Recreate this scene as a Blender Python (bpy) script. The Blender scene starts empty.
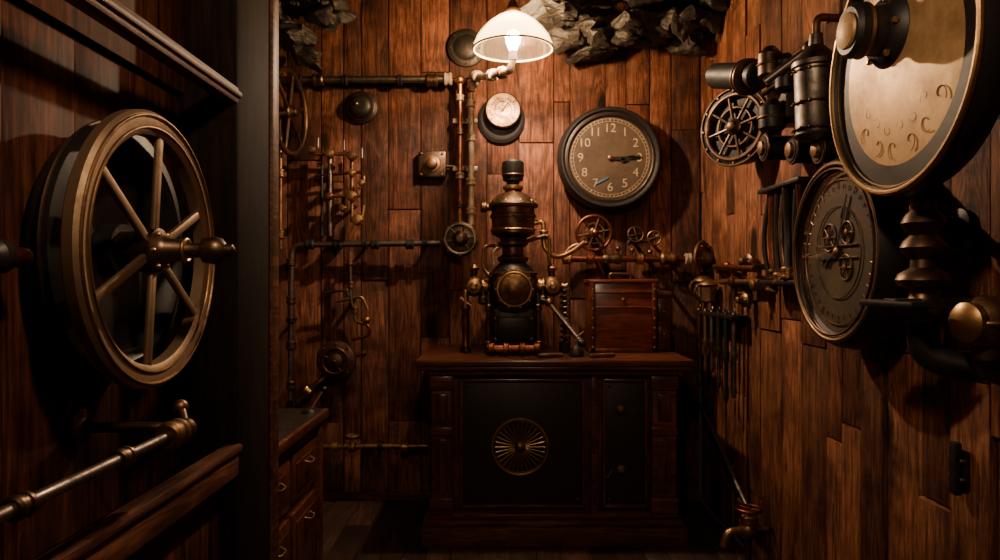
import bpy, bmesh, math, random
from mathutils import Vector, Matrix, Quaternion, noise
random.seed(7)
V=Vector
scene=bpy.context.scene
CAMZ=1.35
def S(u,v,y):
    """survey helper: metre position of a point measured in the reference at real distance y"""
    return V(((u-500)/700*y, y, CAMZ-(v-280)/700*y))

# ---------------------------------------------------------------- materials
def newmat(name):
    m=bpy.data.materials.new(name); m.use_nodes=True
    nt=m.node_tree; return m,nt,nt.nodes['Principled BSDF']
def N(nt,t,**k):
    n=nt.nodes.new(t)
    for a,b in k.items(): setattr(n,a,b)
    return n
def ramp(nt,stops):
    r=N(nt,'ShaderNodeValToRGB'); e=r.color_ramp.elements
    while len(e)<len(stops): e.new(.5)
    for i,(p,c) in enumerate(stops):
        e[i].position=p; e[i].color=(*c,1)
    return r
def wood(name,dark,mid,light,rough=.55,axis='Z',scale=1.0,var=.5,coat=0,bump=.35,knots=False,spec=None):
    m,nt,p=newmat(name); L=nt.links.new
    tc=N(nt,'ShaderNodeTexCoord'); geo=N(nt,'ShaderNodeNewGeometry')
    mul=N(nt,'ShaderNodeVectorMath',operation='SCALE'); mul.inputs[0].default_value=(13,7,29)
    L(geo.outputs['Random Per Island'],mul.inputs['Scale'])
    add=N(nt,'ShaderNodeVectorMath',operation='ADD')
    L(tc.outputs['Object'],add.inputs[0]); L(mul.outputs[0],add.inputs[1])
    mp=N(nt,'ShaderNodeMapping'); s={'Z':(1,1,.09),'Y':(1,.09,1),'X':(.09,1,1)}[axis]
    mp.inputs['Scale'].default_value=[a*scale for a in s]
    L(add.outputs[0],mp.inputs[0])
    n1=N(nt,'ShaderNodeTexNoise'); n1.inputs['Scale'].default_value=9; n1.inputs['Detail'].default_value=5; n1.inputs['Distortion'].default_value=.8
    n2=N(nt,'ShaderNodeTexNoise'); n2.inputs['Scale'].default_value=75; n2.inputs['Detail'].default_value=6; n2.inputs['Roughness'].default_value=.7
    L(mp.outputs[0],n1.inputs[0]); L(mp.outputs[0],n2.inputs[0])
    w=N(nt,'ShaderNodeMath',operation='MULTIPLY'); w.inputs[1].default_value=9
    L(n1.outputs[0],w.inputs[0]); wo=w.outputs[0]
    if knots:
        kp=N(nt,'ShaderNodeMapping'); kp.inputs['Scale'].default_value=(3.2,3.2,1.5); L(add.outputs[0],kp.inputs[0])
        vo=N(nt,'ShaderNodeTexVoronoi'); vo.inputs['Scale'].default_value=1; L(kp.outputs[0],vo.inputs[0])
        km=N(nt,'ShaderNodeMapRange',interpolation_type='SMOOTHSTEP'); km.inputs[1].default_value=0; km.inputs[2].default_value=.38; km.inputs[3].default_value=3.2; km.inputs[4].default_value=0
        L(vo.outputs['Distance'],km.inputs[0])
        ad=N(nt,'ShaderNodeMath',operation='ADD'); L(wo,ad.inputs[0]); L(km.outputs[0],ad.inputs[1]); wo=ad.outputs[0]
        kd=N(nt,'ShaderNodeMapRange',interpolation_type='SMOOTHSTEP'); kd.inputs[1].default_value=.09; kd.inputs[2].default_value=.19; kd.inputs[3].default_value=.10; kd.inputs[4].default_value=1
        L(vo.outputs['Distance'],kd.inputs[0])
    fr=N(nt,'ShaderNodeMath',operation='PINGPONG'); fr.inputs[1].default_value=.5
    L(wo,fr.inputs[0])
    mx=N(nt,'ShaderNodeMath',operation='MULTIPLY_ADD'); mx.inputs[1].default_value=.42
    L(fr.outputs[0],mx.inputs[0])
    m2=N(nt,'ShaderNodeMath',operation='MULTIPLY'); m2.inputs[1].default_value=.95; L(n2.outputs[0],m2.inputs[0]); L(m2.outputs[0],mx.inputs[2])
    r=ramp(nt,[(.33,dark),(.57,mid),(.78,light)])
    L(mx.outputs[0],r.inputs[0])
    n3=N(nt,'ShaderNodeTexNoise'); n3.inputs['Scale'].default_value=3.2; n3.inputs['Detail'].default_value=9; n3.inputs['Roughness'].default_value=.7
    L(add.outputs[0],n3.inputs[0])
    mr=N(nt,'ShaderNodeMapRange'); mr.inputs[1].default_value=.38; mr.inputs[2].default_value=.60; mr.inputs[3].default_value=.30 if knots else .6; mr.inputs[4].default_value=1.12
    L(n3.outputs[0],mr.inputs[0])
    mr2=N(nt,'ShaderNodeMapRange'); mr2.inputs[3].default_value=1-var; mr2.inputs[4].default_value=1+var*.6
    L(geo.outputs['Random Per Island'],mr2.inputs[0])
    mm=N(nt,'ShaderNodeMath',operation='MULTIPLY'); L(mr.outputs[0],mm.inputs[0]); L(mr2.outputs[0],mm.inputs[1]); mo=mm.outputs[0]
    if knots:
        m3=N(nt,'ShaderNodeMath',operation='MULTIPLY'); L(mo,m3.inputs[0]); L(kd.outputs[0],m3.inputs[1]); mo=m3.outputs[0]
    sc=N(nt,'ShaderNodeVectorMath',operation='SCALE'); L(r.outputs[0],sc.inputs[0]); L(mo,sc.inputs['Scale'])
    L(sc.outputs[0],p.inputs['Base Color'])
    p.inputs['Roughness'].default_value=rough
    if rough>.6: p.inputs['Specular IOR Level'].default_value=.25
    if spec is not None: p.inputs['Specular IOR Level'].default_value=spec
    p.inputs['Coat Weight'].default_value=coat; p.inputs['Coat Roughness'].default_value=.18
    b=N(nt,'ShaderNodeBump'); b.inputs['Strength'].default_value=bump; b.inputs['Distance'].default_value=.006
    L(mx.outputs[0],b.inputs['Height']); L(b.outputs[0],p.inputs['Normal'])
    return m
def metal(name,c,dark,rough=.35,metallic=1.0,amt=.55,scale=14,bump=.15):
    m,nt,p=newmat(name); L=nt.links.new
    tc=N(nt,'ShaderNodeTexCoord')
    n=N(nt,'ShaderNodeTexNoise'); n.inputs['Scale'].default_value=scale; n.inputs['Detail'].default_value=8; n.inputs['Roughness'].default_value=.7
    L(tc.outputs['Object'],n.inputs[0])
    r=ramp(nt,[(amt-.17,dark),(amt+.12,c)]); L(n.outputs[0],r.inputs[0]); L(r.outputs[0],p.inputs['Base Color'])
    mr=N(nt,'ShaderNodeMapRange'); mr.inputs[1].default_value=.3; mr.inputs[2].default_value=.7; mr.inputs[3].default_value=min(1,rough+.22); mr.inputs[4].default_value=rough
    L(n.outputs[0],mr.inputs[0]); L(mr.outputs[0],p.inputs['Roughness'])
    p.inputs['Metallic'].default_value=metallic
    b=N(nt,'ShaderNodeBump'); b.inputs['Strength'].default_value=bump; b.inputs['Distance'].default_value=.004
    L(n.outputs[0],b.inputs['Height']); L(b.outputs[0],p.inputs['Normal'])
    return m
def clearglass(name,tint=(1,1,1),rough=.05):
    m,nt,p=newmat(name); L=nt.links.new; nt.nodes.remove(p)
    out=nt.nodes['Material Output']
    t=N(nt,'ShaderNodeBsdfTransparent'); t.inputs[0].default_value=(*tint,1)
    g=N(nt,'ShaderNodeBsdfGlossy'); g.inputs['Roughness'].default_value=rough
    f=N(nt,'ShaderNodeFresnel'); f.inputs[0].default_value=1.06
    mx=N(nt,'ShaderNodeMixShader'); L(f.outputs[0],mx.inputs[0]); L(t.outputs[0],mx.inputs[1]); L(g.outputs[0],mx.inputs[2]); L(mx.outputs[0],out.inputs[0])
    return m

M={}
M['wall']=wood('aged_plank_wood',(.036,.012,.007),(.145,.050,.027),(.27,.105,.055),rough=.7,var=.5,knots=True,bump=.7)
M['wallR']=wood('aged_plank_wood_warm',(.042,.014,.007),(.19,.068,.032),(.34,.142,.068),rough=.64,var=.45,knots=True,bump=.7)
M['floor']=wood('dark_floor_wood',(.015,.007,.005),(.055,.026,.017),(.10,.048,.03),rough=.6,axis='Y')
M['mah']=wood('dark_mahogany',(.040,.013,.008),(.11,.034,.019),(.20,.066,.036),rough=.32,axis='X',var=.15,coat=.3,bump=.12)
M['mahv']=wood('dark_mahogany_upright',(.028,.009,.006),(.085,.026,.015),(.155,.050,.028),rough=.32,axis='Z',var=.15,coat=.3,bump=.12)
M['redwood']=wood('red_box_wood',(.07,.014,.007),(.16,.032,.015),(.23,.055,.026),rough=.35,axis='X',var=.2,coat=.3,bump=.1)
M['door']=wood('partition_wood',(.035,.013,.008),(.12,.045,.026),(.22,.090,.05),rough=.5,axis='Y',var=.2,bump=.1,spec=.2)
M['doorv']=wood('partition_panel_wood',(.015,.005,.003),(.070,.022,.012),(.145,.048,.025),rough=.6,axis='Z',var=.35,bump=.15,scale=.7,spec=.12)
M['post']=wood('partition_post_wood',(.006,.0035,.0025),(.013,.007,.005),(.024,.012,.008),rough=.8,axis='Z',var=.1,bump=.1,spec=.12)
M['leather']=metal('brown_black_door_leather',(.034,.022,.017),(.016,.011,.009),rough=.36,metallic=0,scale=30)
M['brass']=metal('aged_brass',(.62,.38,.17),(.20,.11,.05),rough=.3,amt=.47)
M['dbrass']=metal('tarnished_brass',(.36,.21,.11),(.09,.05,.03),rough=.38,amt=.5)
M['wheelbrass']=metal('dull_aged_brass',(.38,.265,.17),(.19,.125,.078),rough=.48,amt=.47,scale=7)
M['bronze']=metal('dark_bronze',(.24,.15,.10),(.055,.035,.025),rough=.33,amt=.52)
M['copper']=metal('copper_pipe',(.55,.24,.13),(.17,.065,.04),rough=.32,amt=.5)
M['dcopper']=metal('dark_copper',(.30,.10,.055),(.09,.03,.02),rough=.35)
M['iron']=metal('black_iron',(.055,.048,.044),(.018,.016,.014),rough=.38,metallic=.6)
M['steel']=metal('worn_steel',(.33,.28,.24),(.09,.075,.062),rough=.34)
M['silver']=metal('bright_steel',(.7,.65,.58),(.35,.3,.26),rough=.22)
M['black']=metal('black_enamel',(.016,.013,.012),(.010,.008,.008),rough=.36,metallic=0,scale=5)
M['rock']=metal('slate_rock',(.028,.024,.021),(.006,.0055,.005),rough=.5,metallic=0,scale=24,bump=1,amt=.53)
M['face']=metal('aged_brown_dial_face',(.10,.060,.032),(.050,.029,.015),rough=.5,metallic=0,scale=5,bump=.02)
M['numeral']=metal('gilt_numeral',(.50,.36,.21),(.34,.23,.13),rough=.5,metallic=0)
M['cream']=metal('cream_dial_face',(.62,.48,.29),(.42,.30,.16),rough=.5,metallic=0,scale=9,bump=.02)
M['gold']=metal('gilt_dial_plate',(.82,.55,.27),(.40,.235,.105),rough=.34,metallic=.45,scale=6,amt=.52,bump=.05)
M['goldline']=metal('gilt_engraving',(.40,.25,.12),(.26,.15,.07),rough=.4,metallic=.4)
M['darkface']=metal('smoked_dial_face',(.12,.09,.06),(.05,.037,.026),rough=.4,metallic=.1,scale=4)
M['ink']=metal('dial_ink',(.008,.006,.005),(.006,.004,.003),rough=.6,metallic=0)
M['blue']=metal('blued_hand',(.10,.28,.55),(.06,.16,.36),rough=.3,metallic=.3)
M['white']=metal('ivory_mark',(.75,.68,.55),(.6,.5,.4),rough=.5,metallic=0)
M['cap']=metal('light_enamel_pipe',(.58,.47,.36),(.28,.19,.13),rough=.35,metallic=.3)
M['glass']=clearglass('dial_glass')
m,nt,p=newmat('frosted_lampshade_glass')
tr=N(nt,'ShaderNodeBsdfTranslucent'); tr.inputs[0].default_value=(1,.85,.62,1)
tp=N(nt,'ShaderNodeBsdfTransparent'); tp.inputs[0].default_value=(1,.93,.82,1)
gl=N(nt,'ShaderNodeBsdfGlossy'); gl.inputs['Roughness'].default_value=.12
a=N(nt,'ShaderNodeMixShader'); a.inputs[0].default_value=.91
b=N(nt,'ShaderNodeMixShader'); b.inputs[0].default_value=.12
nt.links.new(tr.outputs[0],a.inputs[1]); nt.links.new(tp.outputs[0],a.inputs[2]); nt.links.new(a.outputs[0],b.inputs[1]); nt.links.new(gl.outputs[0],b.inputs[2])
nt.links.new(b.outputs[0],nt.nodes['Material Output'].inputs[0]); M['shade']=m
m,nt,p=newmat('bulb_glow')
em=N(nt,'ShaderNodeEmission'); em.inputs[0].default_value=(1,.78,.50,1); em.inputs[1].default_value=80
tp=N(nt,'ShaderNodeBsdfTransparent'); ad=N(nt,'ShaderNodeAddShader')
nt.links.new(em.outputs[0],ad.inputs[0]); nt.links.new(tp.outputs[0],ad.inputs[1]); nt.links.new(ad.outputs[0],nt.nodes['Material Output'].inputs[0]); M['bulb']=m

# ---------------------------------------------------------------- mesh builder
class B:
    def __init__(s,name): s.name=name; s.bm=bmesh.new(); s.m=[]; 
    def mi(s,k):
        if k not in s.m: s.m.append(k)
        return s.m.index(k)
    def fr(s,ax):
        ax=V(ax).normalized()
        return ax.to_track_quat('Z','Y').to_matrix()
    def rings(s,rings,k,close_caps=True,loop=False):
        i=s.mi(k); bv=[[s.bm.verts.new(p) for p in r] for r in rings]; n=len(bv[0]); F=[]
        R=len(bv)
        for a in range(R if loop else R-1):
            r0=bv[a]; r1=bv[(a+1)%R]
            for j in range(n):
                F.append(s.bm.faces.new((r0[j],r0[(j+1)%n],r1[(j+1)%n],r1[j])))
        if close_caps and not loop:
            F.append(s.bm.faces.new(bv[0][::-1])); F.append(s.bm.faces.new(bv[-1]))
        for f in F: f.material_index=i
        return s
    def lathe(s,o,ax,prof,k,seg=40,cap=True,sx=1,sy=1):
        q=s.fr(ax); o=V(o)
        rs=[[o+q@V((max(r,1e-4)*sx*math.cos(t*2*math.pi/seg),max(r,1e-4)*sy*math.sin(t*2*math.pi/seg),h)) for t in range(seg)] for h,r in prof]
        return s.rings(rs,k,cap)
    def cyl(s,a,b,r,k,r2=None,seg=20,bev=.0):
        a=V(a);b=V(b);L=(b-a).length; r2=r if r2 is None else r2
        e=bev
        pr=[(0,r-e),(e,r),(L-e,r2),(L,r2-e)] if e>0 else [(0,r),(L,r2)]
        return s.lathe(a,b-a,pr,k,seg)
    def torus(s,o,ax,R,r,k,seg=56,rs=10,rz=None):
        q=s.fr(ax); o=V(o); rz=rz or r
        rr=[]
        for i in range(seg):
            t=i*2*math.pi/seg
            rr.append([o+q@V(((R+r*math.cos(p*2*math.pi/rs))*math.cos(t),(R+r*math.cos(p*2*math.pi/rs))*math.sin(t),rz*math.sin(p*2*math.pi/rs))) for p in range(rs)])
        return s.rings(rr,k,False,True)
    def sph(s,c,r,k,sc=(1,1,1)):
        d=bmesh.ops.create_uvsphere(s.bm,u_segments=24,v_segments=14,radius=r,matrix=Matrix.Translation(V(c))@Matrix.Diagonal((*sc,1)))
        i=s.mi(k)
        for v in d['verts']:
            for f in v.link_faces: f.material_index=i
        return s
    def box(s,c,sz,k,bev=.004,rot=None,seg=2):
        mt=Matrix.Translation(V(c))@(rot.to_4x4() if rot else Matrix())@Matrix.Diagonal((*sz,1))
        d=bmesh.ops.create_cube(s.bm,size=1,matrix=mt); i=s.mi(k)
        ed=set(); 
        for v in d['verts']:
            for f in v.link_faces: f.material_index=i
            for e in v.link_edges: ed.add(e)
        if bev>0: bmesh.ops.bevel(s.bm,geom=list(ed),offset=bev,segments=seg,affect='EDGES',profile=.5,material=i)
        return s
    def bx(s,x0,x1,y0,y1,z0,z1,k,bev=.004): 
        return s.box(((x0+x1)/2,(y0+y1)/2,(z0+z1)/2),(abs(x1-x0),abs(y1-y0),abs(z1-z0)),k,bev)
    def tube(s,pts,r,k,fil=.05,seg=12):
        pts=[V(p) for p in pts]; P=[pts[0]]
        for i in range(1,len(pts)-1):
            a,b,c=pts[i-1],pts[i],pts[i+1]
            f=min(fil,(a-b).length*.45,(c-b).length*.45)
            p0=b+(a-b).normalized()*f; p2=b+(c-b).normalized()*f
            for t in range(6):
                t/=5; P.append(p0*(1-t)**2+b*2*t*(1-t)+p2*t*t)
        P.append(pts[-1])
        T=[(P[min(i+1,len(P)-1)]-P[max(i-1,0)]).normalized() for i in range(len(P))]
        up=V((0,0,1)) if abs(T[0].z)<.9 else V((1,0,0))
        n=(up-T[0]*up.dot(T[0])).normalized(); R=[]
        for i,p in enumerate(P):
            n=(n-T[i]*n.dot(T[i])).normalized(); bb=T[i].cross(n)
            R.append([p+(n*math.cos(a*2*math.pi/seg)+bb*math.sin(a*2*math.pi/seg))*r for a in range(seg)])
        return s.rings(R,k)
    def coupl(s,c,ax,r,L,k):
        ax=V(ax).normalized(); c=V(c)
        return s.lathe(c-ax*L/2,ax,[(0,r*.9),(L*.12,r*1.15),(L*.3,r*1.15),(L*.34,r),(L*.66,r),(L*.7,r*1.15),(L*.88,r*1.15),(L,r*.9)],k,20)
    def wheel(s,o,ax,R,r,n,k,k2=None,hub=.2,ph=.2,curve=0,sp=None):
        k2=k2 or k; q=s.fr(ax); o=V(o)
        s.torus(o,ax,R,r,k)
        for i in range(n):
            t=ph+i*2*math.pi/n
            s.cyl(o+q@V((R*hub*.6*math.cos(t),R*hub*.6*math.sin(t),0)),o+q@V((R*.98*math.cos(t+curve),R*.98*math.sin(t+curve),0)),sp or r*.8,k2,r2=(sp or r*.8)*.8,seg=10)
        s.lathe(o-V(ax).normalized()*r*1.4,ax,[(0,R*hub*.8),(r*.5,R*hub),(r*2,R*hub),(r*2.6,R*hub*.7),(r*4,R*hub*.5),(r*4.3,R*hub*.3)],k2,24)
        return s
    def bolts(s,o,ax,R,n,r,k,h=.012,ph=0):
        q=s.fr(ax); o=V(o); a=V(ax).normalized()
        for i in range(n):
            t=ph+i*2*math.pi/n; p=o+q@V((R*math.cos(t),R*math.sin(t),0))
            s.lathe(p,a,[(0,r),(h*.7,r),(h,r*.6)],k,6 if r>.006 else 8)
        return s
    def text(s,body,c,right,up,size,k,depth=.001):
        cu=bpy.data.curves.new('t','FONT'); cu.body=body; cu.size=size; cu.align_x='CENTER'; cu.align_y='CENTER'; cu.extrude=depth
        ob=bpy.data.objects.new('t',cu); me=ob.to_mesh()
        if me is None or len(me.vertices)==0:
            bpy.data.objects.remove(ob); return s
        rt=V(right).normalized(); u=V(up).normalized(); nn=rt.cross(u)
        mt=Matrix.Translation(V(c))@Matrix((rt,u,nn)).transposed().to_4x4()
        me2=me.copy(); me2.transform(mt); i=s.mi(k)
        for pl in me2.polygons: pl.material_index=i
        s.bm.from_mesh(me2); ob.to_mesh_clear(); bpy.data.objects.remove(ob); bpy.data.curves.remove(cu); bpy.data.meshes.remove(me2)
        return s
    def done(s,flat=False,ang=35,recalc=True):
        bm=s.bm
        if recalc: bmesh.ops.recalc_face_normals(bm,faces=bm.faces)
        bm.verts.ensure_lookup_table()
        mn=V([min(v.co[i] for v in bm.verts) for i in range(3)]); mxx=V([max(v.co[i] for v in bm.verts) for i in range(3)]); c=(mn+mxx)/2
        for f in bm.faces: f.smooth=not flat
        a=math.radians(ang)
        for e in bm.edges:
            if len(e.link_faces)==2 and e.calc_face_angle(0)>a: e.smooth=False
        bmesh.ops.translate(bm,verts=bm.verts,vec=-c)
        me=bpy.data.meshes.new(s.name); bm.to_mesh(me); bm.free()
        for k in s.m: me.materials.append(M[k])
        ob=bpy.data.objects.new(s.name,me); ob.location=c; scene.collection.objects.link(ob)
        return ob

# ---------------------------------------------------------------- room shell
BY=4.30; RX=1.23; LX=-1.45; CZ=3.25; FY=-1.3
def planks(name,axis,a0,a1,z0,z1,pos,k,sgn,wmin=.10,wmax=.23,th=.03):
    b=B(name); a=a0
    while a<a1-.01:
        w=min(random.uniform(wmin,wmax),a1-a)
        z=z0; first=True
        while z<z1-.01:
            h=random.uniform(.5,1.7) if not first else random.uniform(.3,1.5); first=False
            if z+h>z1-.25: h=z1-z
            j=random.uniform(0,.016); g=random.uniform(.0015,.004)
            if axis=='X': b.bx(a+g,a+w-g,pos+j,pos+j+th,z+.002,z+h-.002,k,.004)
            else: b.bx(pos+sgn*j,pos+sgn*(j+th),a+g,a+w-g,z+.002,z+h-.002,k,.004)
            z+=h
        a+=w
    if axis=='X': b.bx(a0,a1,pos+th+.016,pos+th+.05,z0,z1,'black',0)
    else: b.bx(pos+sgn*(th+.016),pos+sgn*(th+.05),a0,a1,z0,z1,'black',0)
    return b.done(recalc=False)
planks('wall_back','X',LX,RX,0,CZ,BY,'wall',1)
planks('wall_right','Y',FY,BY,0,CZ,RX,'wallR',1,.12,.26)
planks('wall_left','Y',FY,BY,0,CZ,LX,'wall',-1)
planks('wall_front','X',LX,RX,0,CZ,FY-.05,'wall',1,.15,.25)
b=B('floor'); x=LX
while x<RX:
    w=min(random.uniform(.11,.16),RX-x); y=FY
    while y<BY:
        h=min(random.uniform(.9,2),BY-y); b.bx(x+.0015,x+w-.0015,y+.001,y+h-.001,-.03,-random.uniform(0,.002),'floor',.002); y+=h
    x+=w
b.bx(LX,RX,FY,BY,-.08,-.032,'iron',0); b.done(recalc=False)
b=B('ceiling'); y=FY
while y<BY:
    b.bx(LX,RX,y+.002,y+.198,CZ,CZ+.03,'post',.003); y+=.2
b.bx(LX,RX,FY,BY,CZ+.032,CZ+.08,'iron',0); b.done(recalc=False)
B('baseboard_back').bx(LX,RX,BY-.02,BY-.001,0,.05,'mah',.004).done()

# rocks: craggy bedded slabs
def rocks(name,spots,smin,smax):
    b=B(name); i=b.mi('rock')
    for (c,sz,n) in spots:
        for _ in range(n):
            p=V(c)+V([random.uniform(-1,1)*sz[k] for k in range(3)])
            s=random.uniform(smin,smax); rot=Matrix.Rotation(random.uniform(-.6,.6),3,'Z')@Matrix.Rotation(random.uniform(-.4,.4),3,'Y')@Matrix.Rotation(random.uniform(-.4,.4),3,'X')
            bb=bmesh.new()
            for _ in range(14):
                d=V([random.gauss(0,1) for _ in range(3)]).normalized()*random.uniform(.85,1)
                bb.verts.new(p+rot@V((d.x*s*1.4,d.y*s*1.1,d.z*s*.75)))
            bmesh.ops.convex_hull(bb,input=bb.verts)
            bmesh.ops.delete(bb,geom=[v for v in bb.verts if not v.link_faces],context='VERTS')
            bmesh.ops.triangulate(bb,faces=bb.faces)
            bmesh.ops.subdivide_edges(bb,edges=bb.edges[:],cuts=5,use_grid_fill=True)
            for v in bb.verts:
                nz=noise.noise_vector(v.co*7)*.5+noise.noise_vector(v.co*19)*.28+noise.noise_vector(V((v.co.x*30,v.co.y*30,v.co.z*70)))*.14
                v.co+=nz*s*.45
            for v in bb.verts: v.co.y=min(v.co.y,BY-.002); v.co.x=min(max(v.co.x,LX+.002),RX-.002); v.co.z=min(v.co.z,CZ-.002)
            me=bpy.data.meshes.new('r'); bb.to_mesh(me); bb.free(); b.bm.from_mesh(me); bpy.data.meshes.remove(me)
    for f in b.bm.faces: f.material_index=i
    return b.done(flat=True)
sp=[]
for u,v in [(554,20),(575,36),(600,38),(630,32),(660,26),(690,32),(712,12),(570,-6),(600,-6),(650,-14),(700,-16),(735,-12)]:
    p=S(u,v,4.0); sp.append((p,(.09,.18,.05),6))
rocks('cave_rock_overhang',sp,.06,.13)
sp=[]
for u,v in [(278,22),(300,44),(322,20),(336,4),(290,-5),(262,32)]:
    p=S(u,v,3.95); sp.append((p,(.05,.2,.05),5))
rocks('cave_rock_overhang',sp,.06,.11)

# ---------------------------------------------------------------- cabinet
b=B('apothecary_cabinet')
b.bx(-.425,.975,3.50,4.28,.915,.95,'mah',.01)
b.bx(-.41,.96,3.515,4.28,.895,.915,'mah',.006)
b.bx(-.375,.925,3.545,4.27,.865,.895,'mah',.012)
for i in range(43): b.bx(-.37+i*.03,-.355+i*.03,3.538,3.56,.875,.89,'mahv',.002)
FYc=3.60
b.bx(-.35,.90,FYc,4.27,.14,.865,'mahv',.004)
b.bx(-.40,.95,3.52,4.27,.0,.10,'mah',.012)
b.bx(-.385,.935,3.535,4.27,.10,.13,'mah',.012)
b.bx(-.37,.915,3.56,4.27,.13,.16,'mah',.01)
def pil(x0,x1):
    b.bx(x0,x1,FYc-.035,FYc+.02,.16,.865,'mah',.006)
    b.bx(x0-.008,x1+.008,FYc-.05,FYc+.02,.16,.24,'mah',.008)
    b.bx(x0-.008,x1+.008,FYc-.05,FYc+.02,.79,.862,'mah',.008)
    b.bx(x0-.004,x1+.004,FYc-.044,FYc+.02,.56,.60,'mah',.006)
    w=(x1-x0)
    b.bx(x0+w*.22,x1-w*.22,FYc-.044,FYc,.27,.54,'mahv',.008)
    b.bx(x0+w*.22,x1-w*.22,FYc-.044,FYc,.63,.77,'mahv',.008)
pil(-.35,-.245); pil(.775,.90); 
b.bx(.465,.50,FYc-.03,FYc+.02,.16,.865,'mah',.006)
for z in (.25,.51,.77): b.cyl((.482,FYc-.035,z-.03),(.482,FYc-.035,z+.03),.008,'dbrass',bev=.002)
def door(x0,x1,z0,z1):
    b.bx(x0,x1,FYc-.012,FYc+.01,z0,z1,'leather',.004)
    t=.016
    for a in ((x0,x1,z0,z0+t),(x0,x1,z1-t,z1),(x0,x0+t,z0,z1),(x1-t,x1,z0,z1)):
        b.bx(a[0],a[1],FYc-.028,FYc,a[2],a[3],'mah',.006)
door(-.205,.435,.185,.845); door(.525,.755,.185,.845)
for x in (-.17,.40,.56,.72):
    for z in (.225,.805): b.lathe((x,FYc-.01,z),(0,-1,0),[(0,.008),(.005,.007),(.008,.003)],'bronze',12)
vc=S(520,447,FYc-.02)
b.lathe(vc+V((0,.012,0)),(0,-1,0),[(0,.148),(.006,.148),(.008,.12)],'black',48)
b.torus(vc,(0,-1,0),.142,.008,'brass'); b.torus(vc,(0,-1,0),.130,.003,'dbrass')
for i in range(30):
    t=i*2*math.pi/30; d=V((math.cos(t),0,math.sin(t)))
    b.cyl(vc+d*.025,vc+d*.128,.0022,'brass',r2=.0044,seg=8)
b.lathe(vc+V((0,.01,0)),(0,-1,0),[(0,.030),(.012,.030),(.02,.022),(.026,.01),(.028,.002)],'dbrass',28)
for u,v in ((620,408),(620,468)):
    c=S(u,v,FYc-.01)
    b.lathe(c+V((0,.01,0)),(0,-1,0),[(0,.028),(.005,.026),(.008,.01),(.022,.009),(.03,.02),(.04,.022),(.048,.014),(.05,.002)],'brass',24)
    b.lathe(c+V((.012,.008,-.05)),(0,-1,0),[(0,.013),(.004,.012),(.006,.004)],'dbrass',16)
b.cyl(S(612,470,FYc-.02),S(607,478,FYc-.02),.005,'silver')
b.done()

# ---------------------------------------------------------------- boiler machine
X0=S(513,280,3.88).x; Y0=3.88
b=B('steam_boiler_machine')
o=V((X0,Y0,0))
def L(pr,k,seg=44): b.lathe(o,(0,0,1),pr,k,seg)
b.bx(X0-.15,X0+.15,Y0-.14,Y0+.14,.951,.972,'iron',.008)
b.bx(X0-.13,X0+.13,Y0-.12,Y0+.12,.972,.995,'bronze',.01)
b.bx(X0-.115,X0+.115,Y0-.10,Y0+.10,.995,1.20,'iron',.018)
b.bx(X0-.085,X0+.085,Y0-.112,Y0-.09,1.02,1.15,'black',.01)
for sx in (-1,1):
    for z in (1.03,1.14): b.lathe((X0+sx*.098,Y0-.10,z),(0,-1,0),[(0,.010),(.008,.010),(.011,.005)],'dbrass',8)
    b.cyl((X0+sx*.135,Y0-.08,.972),(X0+sx*.135,Y0-.08,1.27),.011,'bronze'); b.coupl((X0+sx*.135,Y0-.08,1.0),(0,0,1),.018,.04,'dbrass'); b.coupl((X0+sx*.135,Y0-.08,1.2),(0,0,1),.018,.04,'bronze')
L([(1.18,.125),(1.20,.132),(1.36,.132),(1.39,.125),(1.42,.10),(1.45,.07)],'iron')
L([(1.375,.130),(1.38,.136),(1.39,.136),(1.395,.125)],'bronze')
L([(1.45,.078),(1.46,.085),(1.475,.085),(1.485,.066),(1.50,.06),(1.53,.06),(1.545,.085),(1.56,.085)],'bronze')
L([(1.56,.07),(1.58,.075),(1.60,.112),(1.61,.122),(1.625,.122),(1.63,.116),(1.69,.12),(1.695,.128),(1.71,.128),(1.715,.12),(1.745,.118),(1.75,.138),(1.765,.14),(1.775,.132),(1.79,.118),(1.82,.085),(1.835,.05),(1.85,.042)],'bronze')
L([(1.622,.124),(1.627,.127),(1.632,.124)],'brass')
L([(1.848,.05),(1.855,.056),(1.868,.056),(1.874,.045)],'brass')
L([(1.87,.035),(1.89,.035),(1.90,.055),(1.96,.062),(2.0,.06),(2.012,.05),(2.015,.02)],'black')
L([(1.925,.0605),(1.93,.0635),(1.935,.0615)],'dbrass')
b.bolts(o+V((0,0,1.775)),(0,0,1),.122,10,.009,'brass')
b.lathe(o+V((-.115,-.02,1.75)),(-1,-.1,0),[(0,.02),(.03,.02),(.035,.03),(.06,.03),(.066,.015)],'dbrass',16)
gc=V((X0+.005,Y0-.125,1.30))
b.lathe(gc+V((0,.05,0)),(0,-1,0),[(0,.11),(.05,.112),(.06,.105),(.066,.088)],'bronze',48)
b.lathe(gc+V((0,-.016,0)),(0,-1,0),[(0,.088),(.004,.086),(.012,.074),(.014,.06),(.02,.045),(.03,.03),(.034,.002)],'dbrass',40)
b.torus(gc+V((0,-.018,0)),(0,-1,0),.09,.007,'brass')
b.bolts(gc+V((0,-.01,0)),(0,-1,0),.1,10,.007,'brass')
z=1.315
b.cyl((X0-.25,Y0,z),(X0+.25,Y0,z),.026,'dbrass')
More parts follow.
